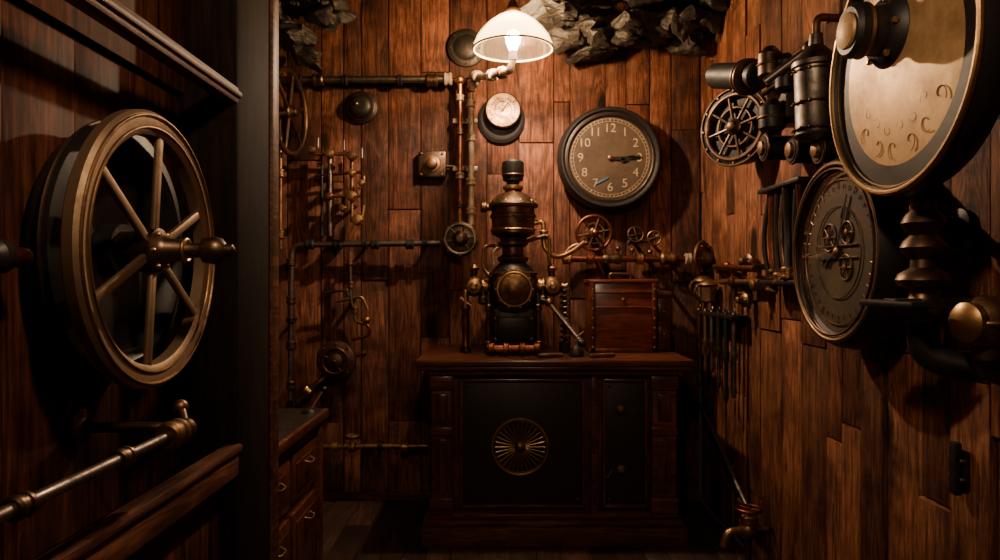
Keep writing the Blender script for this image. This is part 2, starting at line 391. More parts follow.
for sx in (-1,1):
    b.coupl((X0+sx*.155,Y0,z),(1,0,0),.04,.04,'brass')
    b.sph((X0+sx*.215,Y0-.01,z),.058,'dbrass')
    b.torus((X0+sx*.215,Y0-.01,z),(0,0,1),.058,.007,'brass')
    b.lathe((X0+sx*.215,Y0-.058,z),(0,-1,0),[(0,.03),(.015,.03),(.02,.038),(.03,.038),(.034,.02),(.05,.012)],'brass',20)
    b.cyl((X0+sx*.215,Y0-.01,z+.04),(X0+sx*.215,Y0-.01,z+.10),.018,'bronze')
    b.lathe((X0+sx*.215,Y0-.01,z+.09),(0,0,1),[(0,.026),(.012,.03),(.02,.02),(.03,.012)],'brass',16)
    b.lathe((X0+sx*.165,Y0-.02,z-.10),(0,0,1),[(0,.02),(.01,.03),(.04,.03),(.05,.018),(.09,.018)],'bronze',16)
xl=X0-.262
b.tube([(X0-.24,Y0-.01,z),(xl,Y0-.03,z-.02),(xl,Y0-.03,1.2)],.018,'brass',.03)
b.lathe((xl,Y0-.03,.975),(0,0,1),[(0,.022),(.01,.026),(.03,.016),(.10,.02),(.16,.024),(.2,.018),(.22,.026),(.24,.02)],'dcopper',20)
b.cyl((xl,Y0-.03,.951),(xl,Y0-.03,.975),.032,'iron',bev=.004)
b.cyl((xl-.03,Y0-.035,1.25),(xl+.03,Y0-.035,1.21),.012,'brass')
pts=[]
for i in range(110):
    t=i/109*2*math.pi*9; pts.append((X0+.285+.022*math.cos(t),Y0-.02+.022*math.sin(t),1.02+i*.0026))
b.tube(pts,.0055,'steel',.001,8)
b.cyl((X0+.285,Y0-.02,.951),(X0+.285,Y0-.02,1.34),.010,'iron')
b.cyl((X0+.285,Y0-.02,.951),(X0+.285,Y0-.02,1.01),.032,'iron',bev=.004)
b.cyl((X0+.21,Y0,z),(X0+.3,Y0-.02,z),.018,'dbrass')
b.tube([(X0+.10,Y0,1.66),(X0+.17,Y0,1.68),(X0+.17,Y0-.02,1.52),(X0+.24,Y0-.02,1.47),(X0+.32,Y0,1.50),(X0+.40,Y0+.05,1.56)],.014,'brass',.06)
b.tube([(X0+.06,Y0,1.56),(X0+.13,Y0-.03,1.58),(X0+.20,Y0-.03,1.60),(X0+.2,Y0-.03,1.44),(X0+.2,Y0-.01,1.39)],.011,'dbrass',.05)
b.coupl((X0+.17,Y0-.01,1.6),(0,0,1),.022,.05,'brass')
b.tube([(X0-.10,Y0,1.54),(X0-.16,Y0-.02,1.54),(X0-.17,Y0-.02,1.42),(X0-.12,Y0-.06,1.36)],.010,'dbrass',.05)
b.tube([(X0-.07,Y0-.06,1.53),(X0-.12,Y0-.08,1.50),(X0-.10,Y0-.1,1.43)],.008,'silver',.03)
b.cyl((X0+.20,Y0-.08,1.22),(X0+.36,Y0-.16,1.02),.013,'silver',r2=.016)
b.sph((X0+.365,Y0-.163,1.013),.022,'black')
b.sph((X0+.195,Y0-.077,1.228),.024,'dbrass')
b.cyl((X0+.12,Y0-.03,1.25),(X0+.2,Y0-.08,1.225),.012,'iron')
c=S(514,346,3.70); zc=.985
b.cyl((c.x-.12,3.69,zc),(c.x+.12,3.69,zc),.024,'dcopper')
for sx in (-1,-.35,.35,1): b.coupl((c.x+sx*.12,3.69,zc),(1,0,0),.032,.030,'dcopper')
for sx in (-.6,.6): b.cyl((c.x+sx*.1,3.69,.951),(c.x+sx*.1,3.69,.975),.018,'iron')
b.cyl((c.x+.0,3.69,zc),(c.x,3.78,zc),.012,'dcopper')
b.done()

b=B('oil_can')
c=V((.40,3.66,.95))
b.lathe(c,(0,0,1),[(0,.035),(.008,.04),(.03,.038),(.05,.024),(.065,.010),(.075,.008)],'iron',24)
b.tube([c+V((0,0,.07)),c+V((.0,0,.10)),c+V((.04,0,.13))],.004,'dbrass',.03); b.done()
b=B('brass_tool_scraps')
for i,(u,l) in enumerate(((538,.07),(551,.06),(590,.05),(600,.08))):
    c=S(u,353,3.58+.03*(i%2)); b.cyl((c.x,c.y,.962),(c.x+l,c.y+.02,.962),.0115,'dbrass' if i%2 else 'steel',bev=.002)
b.done()

# ---------------------------------------------------------------- wooden box
b=B('red_wooden_case')
x0=S(590,0,3.85).x; x1=S(657,0,3.85).x; zb=.95; zt=1.335
b.bx(x0,x1,3.85,4.1,zb,zt,'redwood',.008)
b.bx(x0-.008,x1+.008,3.842,4.108,zb,zb+.025,'dcopper',.006); b.bx(x0-.008,x1+.008,3.842,4.108,zt-.005,zt+.02,'redwood',.008)
for f in (.0,.92): b.bx(x0+(x1-x0)*f,x0+(x1-x0)*(f+.08),3.842,3.86,zb,zt,'dcopper',.003)
for zz in (.65,.86): b.bx(x0+.02,x1-.02,3.843,3.86,zb+.385*zz-.005,zb+.385*zz+.005,'redwood',.003)
for f in (.04,.96):
    for i in range(7): b.lathe((x0+(x1-x0)*f,3.843,zb+.03+i*.053),(0,-1,0),[(0,.007),(.004,.006),(.006,.002)],'brass',10)
b.lathe(((x0+x1)/2,3.852,zb+.29),(0,-1,0),[(0,.014),(.01,.012),(.014,.006)],'dbrass',16)
b.tube([((x0+x1)/2-.06,3.96,zt+.015),((x0+x1)/2-.06,3.96,zt+.05),((x0+x1)/2+.06,3.96,zt+.05),((x0+x1)/2+.06,3.96,zt+.015)],.008,'bronze',.03)
b.done()
b=B('dark_tool_chest')
b.bx(.882,.965,3.95,4.15,.95,1.25,'mahv',.01); b.bx(.878,.972,3.94,4.16,1.25,1.285,'mah',.008)
b.bx(.890,.957,3.94,3.96,1.0,1.09,'mah',.006); b.bx(.890,.957,3.94,3.96,1.12,1.22,'mah',.006)
for z in (1.045,1.17): b.sph((.922,3.935,z),.010,'brass')
b.done()

# ---------------------------------------------------------------- clocks
def clock(name,c,ax,R,Rf,dep,fk,nums=True,rim='black',hands=(90,97)):
    b=B(name); ax=V(ax).normalized(); c=V(c)
    b.lathe(c,ax,[(0,R*.93),(dep*.3,R*.97),(dep*.55,R),(dep*.8,R*.98),(dep,R*.93),(dep*1.0,R*.90),(dep*.9,R*.86),(dep*.92,Rf*1.06),(dep*.8,Rf*1.0)],rim,72)
    f=c+ax*dep*.805
    b.lathe(f,ax,[(0,Rf*1.0),(.002,Rf*.999)],fk,72)
    b.torus(c+ax*dep*.9,ax,Rf*1.04,Rf*.014,'bronze',72)
    up=V((0,0,1)); rt=up.cross(ax)
    if nums:
        for i in range(60):
            t=math.radians(i*6); d=up*math.cos(t)+rt*math.sin(t)
            w=.0035 if i%5 else .007
            b.cyl(f+ax*.003+d*Rf*.90,f+ax*.003+d*Rf*.95,w*.5,'numeral',seg=6)
        b.torus(f+ax*.003,ax,Rf*.955,.0015,'numeral',72,6); b.torus(f+ax*.003,ax,Rf*.89,.0012,'numeral',72,6)
        for i in range(1,13):
            t=math.radians(i*30); d=up*math.cos(t)+rt*math.sin(t)
            b.text(str(i),f+ax*.004+d*Rf*.72,rt,up,Rf*.30,'numeral')
    for a,l,w,kk in ((hands[0],.82,.010,'ink'),(hands[1],.5,.014,'ink')):
        t=math.radians(a); d=up*math.cos(t)+rt*math.sin(t); s=d.cross(ax)
        q=Matrix((d,s,ax)).transposed()
        b.box(f+ax*.012+d*Rf*(l/2-.08),(Rf*l,w,.003),kk,.0008,rot=q)
        b.box(f+ax*.012+d*Rf*(l*.62),(Rf*l*.2,w*2.2,.003),kk,.0008,rot=q)
    b.lathe(f+ax*.002,ax,[(0,.016),(.012,.016),(.018,.006)],'dbrass',20)
    if nums:
        b.box(f+ax*.006-rt*Rf*.2-up*Rf*.56,(Rf*.36,.008,.003),'blue',.0008,rot=Matrix((( -rt*.85-up*.45).normalized(),((-rt*.85-up*.45).normalized()).cross(ax),ax)).transposed())
    b.lathe(c+ax*dep*.93,ax,[(0,Rf*1.02),(.004,Rf*.8),(.007,Rf*.4),(.008,.001)],'glass',48,cap=False)
    return b
c=S(610,158,4.18); c.y=BY
clock('round_wall_clock',c,(0,-1,0),.315,.245,.15,'face',hands=(88,98)).done()

b=B('pressure_gauge')
c=S(503,112,4.22); c.y=BY
b.lathe(c+V((-.01,0,-.03)),(0,-1,0),[(0,.145),(.012,.145),(.02,.13),(.024,.12)],'black',48)
c=c+V((0,-.02,.01)); b.lathe(c,(0,-1,0),[(0,.10),(.05,.105),(.07,.108),(.078,.10),(.074,.085)],'dbrass',48)
b.lathe(c+V((0,-.068,0)),(0,-1,0),[(0,.09),(.003,.089)],'cream',48)
for i in range(21):
    t=math.radians(-130+i*13); d=V((math.sin(t),0,math.cos(t))); b.cyl(c+V((0,-.073,0))+d*.066,c+V((0,-.073,0))+d*.082,.002,'ink',seg=6)
b.torus(c+V((0,-.073,0)),(0,-1,0),.05,.002,'ink')
b.text('40',c+V((0,-.073,-.04)),(1,0,0),(0,0,1),.032,'ink')
d=V((.6,0,.8)); b.cyl(c+V((0,-.075,0))-d*.02,c+V((0,-.075,0))+d*.06,.004,'ink',r2=.002,seg=8)
b.sph(c+V((0,-.075,0)),.010,'brass'); b.done()
b=B('bell_push')
c=S(360,106,4.25); c.y=BY
b.lathe(c,(0,-1,0),[(0,.10),(.015,.10),(.025,.085),(.03,.075),(.05,.07),(.065,.055),(.07,.03),(.068,.002)],'black',40)
b.torus(c+V((0,-.028,0)),(0,-1,0),.08,.004,'bronze'); b.sph(c+V((-.02,-.065,.01)),.016,'steel'); b.done()
b=B('switch_box')
c=S(432,164,4.25)
b.bx(c.x-.085,c.x+.085,BY-.05,BY,c.z-.08,c.z+.08,'bronze',.012)
b.lathe((c.x,BY-.05,c.z),(0,-1,0),[(0,.052),(.012,.05),(.016,.035),(.05,.03),(.055,.02),(.056,.002)],'dbrass',28)
b.bolts((c.x,BY-.05,c.z),(0,-1,0),.09,4,.008,'brass',ph=.78); b.cyl((c.x+.05,BY-.03,c.z-.01),(c.x+.14,BY-.03,c.z-.01),.009,'dbrass'); b.done()
b=B('junction_disc')
c=S(466,46,4.25); c.y=BY
b.lathe(c,(0,-1,0),[(0,.115),(.02,.115),(.028,.10),(.03,.08),(.04,.07),(.05,.045),(.055,.01)],'iron',44); b.bolts(c+V((0,-.02,0)),(0,-1,0),.098,8,.007,'bronze'); b.done()

# ---------------------------------------------------------------- pipework with lamp
PY=4.2
def P(u,v,y=PY): return S(u,v,y)
def clamp(b,c,ax,r):
    b.coupl(c,ax,r*1.35,.03,'iron'); c=V(c); b.cyl((c.x,c.y,c.z),(c.x,BY,c.z),.009,'iron')
b=B('overhead_pipe')
b.tube([P(272,80),P(452,79)],.022,'steel')
for u in (300,345,400): clamp(b,P(u,80),(1,0,0),.022)
for u in (318,432): b.coupl(P(u,80),(1,0,0),.033,.07,'bronze')
b.coupl(P(448,79),(1,0,0),.034,.05,'cap')
b.done()
b=B('riser_pipes')
b.tube([P(460,80),P(460,225)],.015,'copper'); b.tube([P(471,93),P(471,225)],.018,'cap')
b.sph(P(460,80),.030,'dbrass')
for v in (98,132,176,205):
    b.coupl(P(460,v),(0,0,1),.023,.04,'cap' if v in(98,176) else 'dbrass'); b.coupl(P(471,v+6),(0,0,1),.025,.045,'cap')
for v in (120,168):
    c=P(465,v); b.box(c+V((0,.03,0)),(.15,.02,.03),'cap',.005); b.cyl(c,(c.x,BY,c.z),.01,'iron')
b.done()
b=B('pipe_lamp')
LY=3.58
lc=S(513,40,LY)
e=S(510,71,LY)
ws=P(473,76)
mid=S(484,77,3.98)
b.tube([P(472,91),ws,mid,V((e.x,LY,e.z)),V((lc.x,LY,lc.z-.10))],.019,'cap',.07)
b.coupl(P(472,84),(0,0,1),.027,.05,'cap'); b.coupl(ws.lerp(mid,.4),mid-ws,.030,.06,'cap'); b.coupl(mid.lerp(e,.35),e-mid,.029,.06,'cap'); b.coupl(mid.lerp(e,.72),e-mid,.028,.05,'dbrass')
b.cyl(ws,(ws.x,BY,ws.z),.014,'iron'); b.lathe((ws.x,BY,ws.z),(0,-1,0),[(0,.04),(.012,.04),(.018,.025)],'iron',24)
R=.205; zt=lc.z+.150; zb2=lc.z-.050
cx=lc.x; 
pr=[(0,R*.98),(.006,R),(.03,R*.975),(.065,R*.90),(.10,R*.77),(.135,R*.60),(.162,R*.42),(.18,R*.25),(.19,R*.13)]
inn=[(h-.005 if h>.01 else h,r-.006) for h,r in pr][::-1]
b.rings([[V((cx+r*math.cos(t*2*math.pi/64),LY+r*math.sin(t*2*math.pi/64),zb2+h)) for t in range(64)] for h,r in pr+inn],'shade',False,True)
b.torus((cx,LY,zb2+.003),(0,0,1),R,.005,'white',64)
b.lathe((cx,LY,zt-.025),(0,0,1),[(0,.03),(.02,.04),(.03,.04),(.045,.028),(.07,.02),(.08,.010)],'brass',28)
b.cyl((cx,LY,zt+.04),(cx,LY,CZ),.008,'iron')
b.cyl((cx,LY,lc.z-.108),(cx,LY,lc.z-.052),.022,'cap',bev=.004)
b.lathe((cx,LY,lc.z-.055),(0,0,1),[(0,.02),(.02,.024),(.045,.037),(.068,.040),(.09,.032),(.103,.013),(.106,.001)],'bulb',24)
b.done()

# left pipework
b=B('left_valve_manifold')
b.tube([P(330,150),P(330,236)],.014,'steel'); b.tube([P(352,158),P(352,222)],.012,'dbrass'); b.tube([P(322,165),P(322,236)],.008,'iron')
b.tube([P(312,154),P(354,154)],.011,'dbrass'); b.tube([P(315,176),P(362,172)],.009,'dcopper'); b.tube([P(330,196),P(360,196)],.011,'dbrass')
for u,v,r,k in ((312,150,.024,'dbrass'),(330,154,.028,'brass'),(352,156,.030,'dbrass'),(352,173,.024,'brass'),(352,196,.033,'brass'),(358,220,.036,'brass'),(330,196,.022,'copper'),(343,208,.024,'dbrass'),(362,183,.022,'brass')):
    c=P(u,v,4.17); b.sph(c,r,k); b.torus(c,(0,0,1),r,.005,'dbrass',24,8); b.lathe(c,(0,-1,0),[(0,r*.6),(r*1.2,r*.6),(r*1.3,r*.8),(r*1.7,r*.75),(r*1.8,r*.3)],k,16)
b.tube([P(352,220),P(362,222),P(364,205)],.010,'brass',.03); b.tube([P(352,190),P(364,188),P(364,176)],.008,'brass',.03)
for u,v in ((318,148),(344,150),(362,158)): b.cyl(P(u,v),P(u,v-10),.007,'steel')
for u,v in ((330,165),(330,225),(352,205)): c=P(u,v); b.cyl(c,(c.x,BY,c.z),.01,'iron')
b.done()
b=B('mid_height_pipe')
b.tube([P(290,400),P(292,245),P(440,243)],.018,'steel',.06)
for u in (310,338,375,410): b.coupl(P(u,244.5),(1,0,0),.027,.05,'iron')
for v in (262,300,345,385): b.coupl(P(291,v),(0,0,1),.026,.05,'bronze')
clamp(b,P(365,244),(1,0,0),.02); clamp(b,P(425,243.5),(1,0,0),.02); clamp(b,P(291,320),(0,0,1),.02)
b.done()
b=B('crank_flange')
c=P(460,239,4.12)
b.lathe((c.x,BY-.0,c.z),(0,-1,0),[(0,.03),(.12,.03),(.13,.09),(.15,.105),(.17,.105),(.18,.09),(.185,.05),(.2,.04),(.215,.02)],'bronze',36)
b.wheel((c.x,BY-.185,c.z),(0,-1,0),.088,.010,6,'steel'); b.bolts((c.x,BY-.175,c.z),(0,-1,0),.098,8,.006,'brass'); b.done()
b=B('drop_rod_valve')
b.tube([P(350,251),P(351,300),P(356,322)],.010,'steel',.04)
for u,v in ((350,262),(351,285),(355,310)): b.coupl(P(u,v),(0,0,1),.019,.04,'dbrass')
b.tube([P(325,293),P(345,290),P(352,300)],.008,'iron',.03); b.tube([P(335,302),P(362,296),P(368,310)],.009,'dbrass',.03)
b.tube([P(357,322),P(369,325),P(370,335),P(352,340)],.010,'dcopper',.04); b.sph(P(367,320),.022,'brass'); b.cyl(P(351,300),(P(351,300).x,BY,P(351,300).z),.012,'iron')
b.done()
b=B('flange_valve')
c=P(335,361,4.14)
b.lathe((c.x,BY,c.z),(0,-1,0),[(0,.05),(.09,.05),(.10,.115),(.125,.12),(.14,.115),(.146,.09),(.15,.05),(.17,.045),(.18,.02)],'bronze',40)
b.bolts((c.x,BY-.14,c.z),(0,-1,0),.10,8,.009,'dcopper'); b.wheel((c.x,BY-.16,c.z),(0,-1,0),.075,.008,5,'dcopper')
b.tube([(c.x-.02,BY-.06,c.z-.06),P(315,385,4.2),P(298,402,4.2)],.016,'dbrass',.03); b.tube([(c.x+.08,BY-.08,c.z+.02),(c.x+.16,BY-.08,c.z+.03),P(364,352)],.012,'dcopper',.03)
b.coupl(P(308,391,4.2),(1,0,-.7),.028,.05,'brass')
b.done()
b=B('low_wall_pipe')
b.tube([P(322,447),P(428,446)],.017,'dbrass')
for u in (335,352,405): b.coupl(P(u,447),(1,0,0),.028,.045,'brass')
clamp(b,P(380,446.5),(1,0,0),.017); b.sph(P(352,447),.032,'dbrass'); b.cyl(P(352,447),P(352,436),.01,'dbrass'); b.wheel(P(352,436),(0,0,1),.04,.006,4,'dbrass'); b.done()

b=B('brass_handwheel')
c=V((-1.205,4.0,CAMZ+168/700*4.0))
b.wheel(c,(1,-.12,0),.235,.017,6,'bronze','bronze',hub=.18,ph=.3,sp=.012)
b.cyl(c+V((.05,0,0)),(LX,4.0+.03,c.z),.018,'iron'); b.coupl(c+V((-.12,.015,0)),(1,0,0),.035,.06,'bronze')
b.tube([c+V((-.05,.0,-.02)),c+V((-.05,0,-.78))],.011,'dbrass'); b.coupl(c+V((-.05,0,-.35)),(0,0,1),.02,.05,'dbrass'); b.coupl(c+V((-.05,0,-.7)),(0,0,1),.02,.05,'dbrass')
b.cyl(c+V((-.05,0,-.72)),(LX,4.0,c.z-.72),.01,'iron')
b.done()

b=B('red_valve_wheel')
c=P(594,233,4.1)
b.cyl((c.x,BY,c.z),(c.x,4.08,c.z),.022,'dbrass'); b.wheel((c.x,4.1,c.z),(0,-1,0),.10,.010,6,'dcopper','bronze',hub=.3)
b.torus((c.x,4.12,c.z),(0,-1,0),.06,.006,'brass'); b.sph((c.x,4.06,c.z),.02,'copper')
b.tube([(c.x-.02,4.2,c.z-.05),(c.x-.12,4.2,c.z-.07),(c.x-.17,4.2,c.z-.13)],.013,'dbrass',.05)
b.done()
b=B('copper_steam_bar')
y=4.08; zz=S(0,259,y).z; xa=S(562,0,y).x; xb=S(707,0,y).x
b.cyl((xa,y,zz),(xb,y,zz),.019,'dcopper')
for u,r,l,k in ((567,.03,.05,'brass'),(590,.028,.04,'dcopper'),(612,.026,.11,'bronze'),(640,.03,.04,'brass'),(668,.034,.09,'dbrass'),(688,.03,.04,'cap')):
    b.coupl((S(u,0,y).x,y,zz),(1,0,0),r,l,k)
b.lathe((xb-.05,y,zz),(1,-.9,0),[(0,.04),(.01,.07),(.02,.10),(.03,.10),(.038,.085),(.042,.05),(.06,.04),(.08,.02)],'bronze',36)
b.torus((xb-.03,y-.02,zz),(1,-.9,0),.10,.009,'dbrass'); b.bolts((xb-.025,y-.025,zz),(1,-.9,0),.08,6,.008,'brass')
b.cyl((xb,y,zz),(RX,y,zz),.018,'dbrass')
for u in (600,655): 
    x=S(u,0,y).x; b.cyl((x,y,zz),(x,BY,zz),.011,'iron')
for u,l in ((618,.06),(632,.05),(650,.04)):
    x=S(u,0,y).x; b.cyl((x,y,zz),(x,y,zz+l),.009,'dcopper'); b.sph((x,y,zz+l),.016,'bronze')
b.done()
b=B('bench_clamp')
x=S(634,0,4.1).x; z=1.56
b.tube([(x-.02,4.2,z),(x,4.18,z+.04),(x+.1,4.2,z+.02),(x+.17,4.2,z+.06)],.010,'steel',.03)
b.wheel((x+.02,4.15,z+.06),(0,-1,.2),.045,.006,4,'bronze'); b.wheel((x+.13,4.15,z+.04),(0,-1,0),.04,.006,4,'dbrass'); b.cyl((x+.02,BY,z+.04),(x+.02,4.14,z+.06),.01,'iron'); b.cyl((x+.13,BY,z+.04),(x+.13,4.14,z+.04),.01,'iron')
b.done()

# ---------------------------------------------------------------- left partition
PX=-.75
b=B('partition_frame')
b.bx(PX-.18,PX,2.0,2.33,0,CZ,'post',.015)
b.bx(PX-.02,PX+.012,2.28,2.345,0,CZ,'door',.01)
b.bx(PX-.045,PX,-.9,2.02,1.855,1.905,'door',.010); b.bx(PX-.03,PX+.008,-.9,2.02,1.872,1.89,'door',.005)
b.bx(PX-.05,PX,-.9,2.02,.785,.875,'door',.012); b.bx(PX-.04,PX+.010,-.9,2.02,.858,.880,'door',.008)
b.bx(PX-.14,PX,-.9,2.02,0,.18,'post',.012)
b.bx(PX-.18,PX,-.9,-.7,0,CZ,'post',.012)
b.done()
for nm,z0,z1,xx,wa,wb in (('wall_partition_lower',.18,.80,-.05,.16,.3),('wall_partition_middle',.80,1.88,-.17,.16,.3),('wall_partition_upper',1.88,CZ,-.15,.3,.5)):
    b=B(nm); y=-.9
    while y<2.01:
        w=min(random.uniform(wa,wb),2.01-y)
        b.bx(PX+xx-.025,PX+xx,y+.001,y+w-.001,z0,z1,'doorv',.002)
        y+=w
    b.done(recalc=False)

b=B('large_flywheel')
wc=V((-.785,1.585,1.417)); ax=V((1,0,0))
b.lathe(wc-ax*.02,ax,[(0,.258),(-.0,.304),(.006,.311),(.026,.311),(.034,.304),(.034,.270),(.026,.258),(.0,.256)],'wheelbrass',88,cap=False)
b.torus(wc+V((.015,0,0)),ax,.299,.004,'dbrass',88,8); b.torus(wc+V((.015,0,0)),ax,.273,.003,'dbrass',88,8)
for i in range(6):
    t=.42+i*math.pi/3; d=V((0,math.cos(t),math.sin(t)))
    q=Matrix((d,ax.cross(d),ax)).transposed()
    b.box(wc+d*.155,(.226,.022,.014),'wheelbrass',.005,rot=q)
b.lathe(wc-ax*.12,ax,[(0,.045),(.08,.045),(.10,.050),(.135,.050),(.145,.036),(.155,.028),(.19,.024),(.2,.018),(.23,.016),(.235,.028),(.26,.032),(.275,.027),(.285,.015),(.30,.013),(.305,.004)],'bronze',36)
b.bolts(wc+ax*.015,ax,.041,6,.006,'brass')
b.torus(wc+ax*.075,ax,.024,.005,'brass')
b.lathe(V((PX-.168,1.585,1.417)),ax,[(0,.235),(.02,.262),(.035,.268),(.045,.268),(.055,.282),(.075,.282),(.082,.25),(.07,.238),(.03,.23),(.03,.1)],'black',80)
b.torus(V((PX-.108,1.585,1.417)),ax,.284,.004,'bronze',80,8)
b.cyl((PX-.17,1.585,1.417),(PX-.1,1.585,1.417),.06,'iron')
b.done()
b=B('drum_bracket_arm')
b.tube([(PX-.165,1.0,1.39),(PX-.10,1.02,1.39),(PX-.10,1.25,1.39)],.018,'dcopper',.05)
b.lathe((PX-.10,1.0,1.39),(0,1,0),[(0,.02),(.02,.026),(.10,.03),(.12,.022),(.16,.022),(.17,.03),(.19,.03)],'iron',24); b.lathe((PX-.17,1.0,1.39),(1,0,0),[(0,.06),(.015,.06),(.02,.03)],'iron',24)
b.done()
b=B('brass_grab_rail')
b.cyl((-.70,.55,1.02),(-.70,1.56,1.02),.011,'steel',bev=.003)
for y in (.7,1.02,1.3): b.coupl((-.70,y,1.02),(0,1,0),.017,.035,'bronze')
b.coupl((-.70,1.50,1.02),(0,1,0),.026,.06,'dbrass')
b.lathe((-.918,1.52,1.03),(1,0,0),[(0,.04),(.01,.04),(.02,.02),(.03,.015)],'bronze',24)
b.tube([(-.915,1.52,1.03),(-.74,1.52,1.03),(-.70,1.54,1.02)],.012,'bronze',.03)
b.sph((-.70,1.56,1.02),.022,'dbrass'); b.cyl((-.70,1.56,1.02),(-.73,1.6,1.06),.01,'bronze'); b.sph((-.73,1.60,1.06),.017,'dbrass')
b.tube([(-.70,.62,1.02),(-.915,.62,1.02)],.012,'bronze'); b.done()

# left bench
b=B('workbench')
bx0,bx1,by0,by1=-1.42,-.80,2.36,3.28
b.bx(bx0,bx1,by0,by1,.71,.75,'mah',.008); b.bx(bx0+.02,bx1-.02,by0+.02,by1-.02,.745,.753,'iron',.002); b.bx(bx0,bx1-.03,by0+.02,by1-.03,.66,.71,'mahv',.006)
b.bx(bx0,bx1-.05,by0+.03,by1-.05,.05,.66,'mahv',.006)
for y0,y1 in ((2.42,2.79),(2.83,3.20)):
    for z0,z1 in ((.44,.64),(.10,.40)):
        b.bx(bx1-.055,bx1-.035,y0,y1,z0,z1,'mah',.008)
        b.bx(bx1-.04,bx1-.028,y0+.04,y1-.04,z0+.04,z1-.04,'mahv',.006)
        b.tube([(bx1-.03,(y0+y1)/2-.04,z1-.06),(bx1-.005,(y0+y1)/2-.03,z1-.07),(bx1-.005,(y0+y1)/2+.03,z1-.07),(bx1-.03,(y0+y1)/2+.04,z1-.06)],.005,'dbrass',.01)
b.bx(bx1-.06,bx1-.02,by1-.09,by1-.03,0,.7,'mah',.006); b.bx(bx1-.06,bx1-.02,by0+.02,by0+.06,0,.7,'mah',.006)
b.bx(bx0,bx1-.02,by0+.02,by1-.03,0,.06,'mah',.006)
b.done()
b=B('bench_hand_lever')
c=V((-.86,3.15,.753)); b.lathe(c,(0,0,1),[(0,.035),(.01,.03),(.02,.012)],'iron',16); b.cyl(c,c+V((.06,.03,.10)),.008,'silver'); b.sph(c+V((.06,.03,.10)),.014,'black'); b.done()

# ---------------------------------------------------------------- right wall objects
c=V((RX,2.27,1.44)); ax=V((-1,0,0))
b=clock('glazed_instrument_dial',c,ax,.315,.262,.16,'darkface',nums=False,rim='black',hands=(20,250))
b.torus(c+ax*.155,ax,.285,.007,'dbrass',72); b.torus(c+ax*.16,ax,.268,.004,'bronze',72)
f=c+ax*.134
for (dy,dz,r,n) in ((.06,.05,.045,8),(-.06,.06,.035,6),(-.05,-.05,.04,6)):
    o=f+V((0,dy,dz)); b.torus(o,ax,r,.003,'bronze',32,8); b.lathe(o,ax,[(0,.010),(.006,.010),(.008,.004)],'dbrass',16)
    q=b.fr(ax)
    for i in range(n):
        t=i*2*math.pi/n; d=q@V((math.cos(t),math.sin(t),0)); b.cyl(o,o+d*r,.002,'bronze',seg=6)
for dz in (-.02,.02): b.bx(f.x-.004,f.x,f.y-.13,f.y+.13,f.z+dz-.003,f.z+dz+.003,'bronze',.001)
b.torus(f+V((-.002,0,0)),ax,.235,.002,'dbrass',64,6); b.torus(f+V((-.002,0,0)),ax,.15,.002,'bronze',64,6)
for i in range(36):
    t=i*math.pi/18; d=V((0,math.cos(t),math.sin(t))); b.cyl(f+d*.205,f+d*(.235 if i%3==0 else .22),.0018,'dbrass',seg=6)
b.done()

b=B('large_gilt_gauge')
gx=.95; c=V((gx,1.685,1.87)); R=.316
b.lathe(c+V((.10,0,0)),ax,[(0,R*.8),(.02,R*.95),(.05,R*1.01),(.08,R*1.01),(.10,R*.99),(.105,R*.94),(.09,R*.92)],'black',80)
b.lathe(c+V((.018,0,0)),ax,[(0,R*.94),(.004,R*.93),(.012,R*.6),(.016,R*.3),(.017,.01)],'gold',80)
b.torus(c+V((-.004,0,0)),ax,R*.975,.008,'brass',80); b.torus(c+V((.006,0,0)),ax,R*.93,.004,'dbrass',80)
def scroll(cy,cz,r,sg,ph):
    pts=[]
    for i in range(22):
        t=i/21; rr=r*(1-.8*t); a=ph+sg*t*4.6
        pts.append((c.x+.005,c.y+cy+rr*math.cos(a),c.z+cz+rr*math.sin(a)))
    b.tube(pts,.0012,'goldline',.001,6)
for k,a in enumerate([math.radians(x) for x in (215,235,255,275,295,315)]):
    scroll(.2*math.cos(a),.2*math.sin(a),.026,1 if k%2 else -1,a); scroll(.155*math.cos(a+.15),.155*math.sin(a+.15),.018,-1 if k%2 else 1,a+2); scroll(.115*math.cos(a+.05),.115*math.sin(a+.05),.012,1,a+1)
co_=V((0,.03,.09))
b.lathe(c+V((.01,0,0))+co_,ax,[(0,.085),(.01,.09),(.03,.075),(.035,.06),(.07,.058),(.075,.066),(.10,.066),(.11,.056),(.112,.002)],'black',44)
b.torus(c+V((-.065,0,0))+co_,ax,.062,.006,'dbrass',44); b.lathe(c+V((-.10,0,0))+co_,ax,[(0,.045),(.006,.042),(.012,.025),(.014,.002)],'gold',32)
b.bolts(c+V((-.02,0,0))+co_,ax,.075,6,.008,'brass')
b.cyl(c+V((.09,0,0)),(RX,c.y,c.z),.07,'iron'); b.lathe((RX,c.y,c.z),ax,[(0,.13),(.02,.13),(.03,.08)],'iron',36)
b.done()
b=B('turned_bracket_column')
cc=V((1.04,1.72,0))
b.lathe(cc,(0,0,1),[(1.24,.03),(1.25,.05),(1.27,.06),(1.285,.06),(1.295,.04),(1.31,.03),(1.325,.03),(1.335,.055),(1.35,.062),(1.365,.055),(1.38,.03),(1.40,.028),(1.415,.045),(1.43,.052),(1.445,.045),(1.46,.03),(1.47,.04),(1.49,.05),(1.51,.04),(1.52,.03),(1.54,.03),(1.548,.05)],'bronze',32)
b.bx(.955,RX,1.69,1.75,1.285,1.305,'iron',.006)
b.bx(.94,1.0,1.60,1.84,1.283,1.300,'iron',.006)
b.tube([cc+V((0,0,1.25)),cc+V((0,0,1.17)),cc+V((.06,-.04,1.14)),V((RX,1.62,1.16))],.036,'iron',.08)
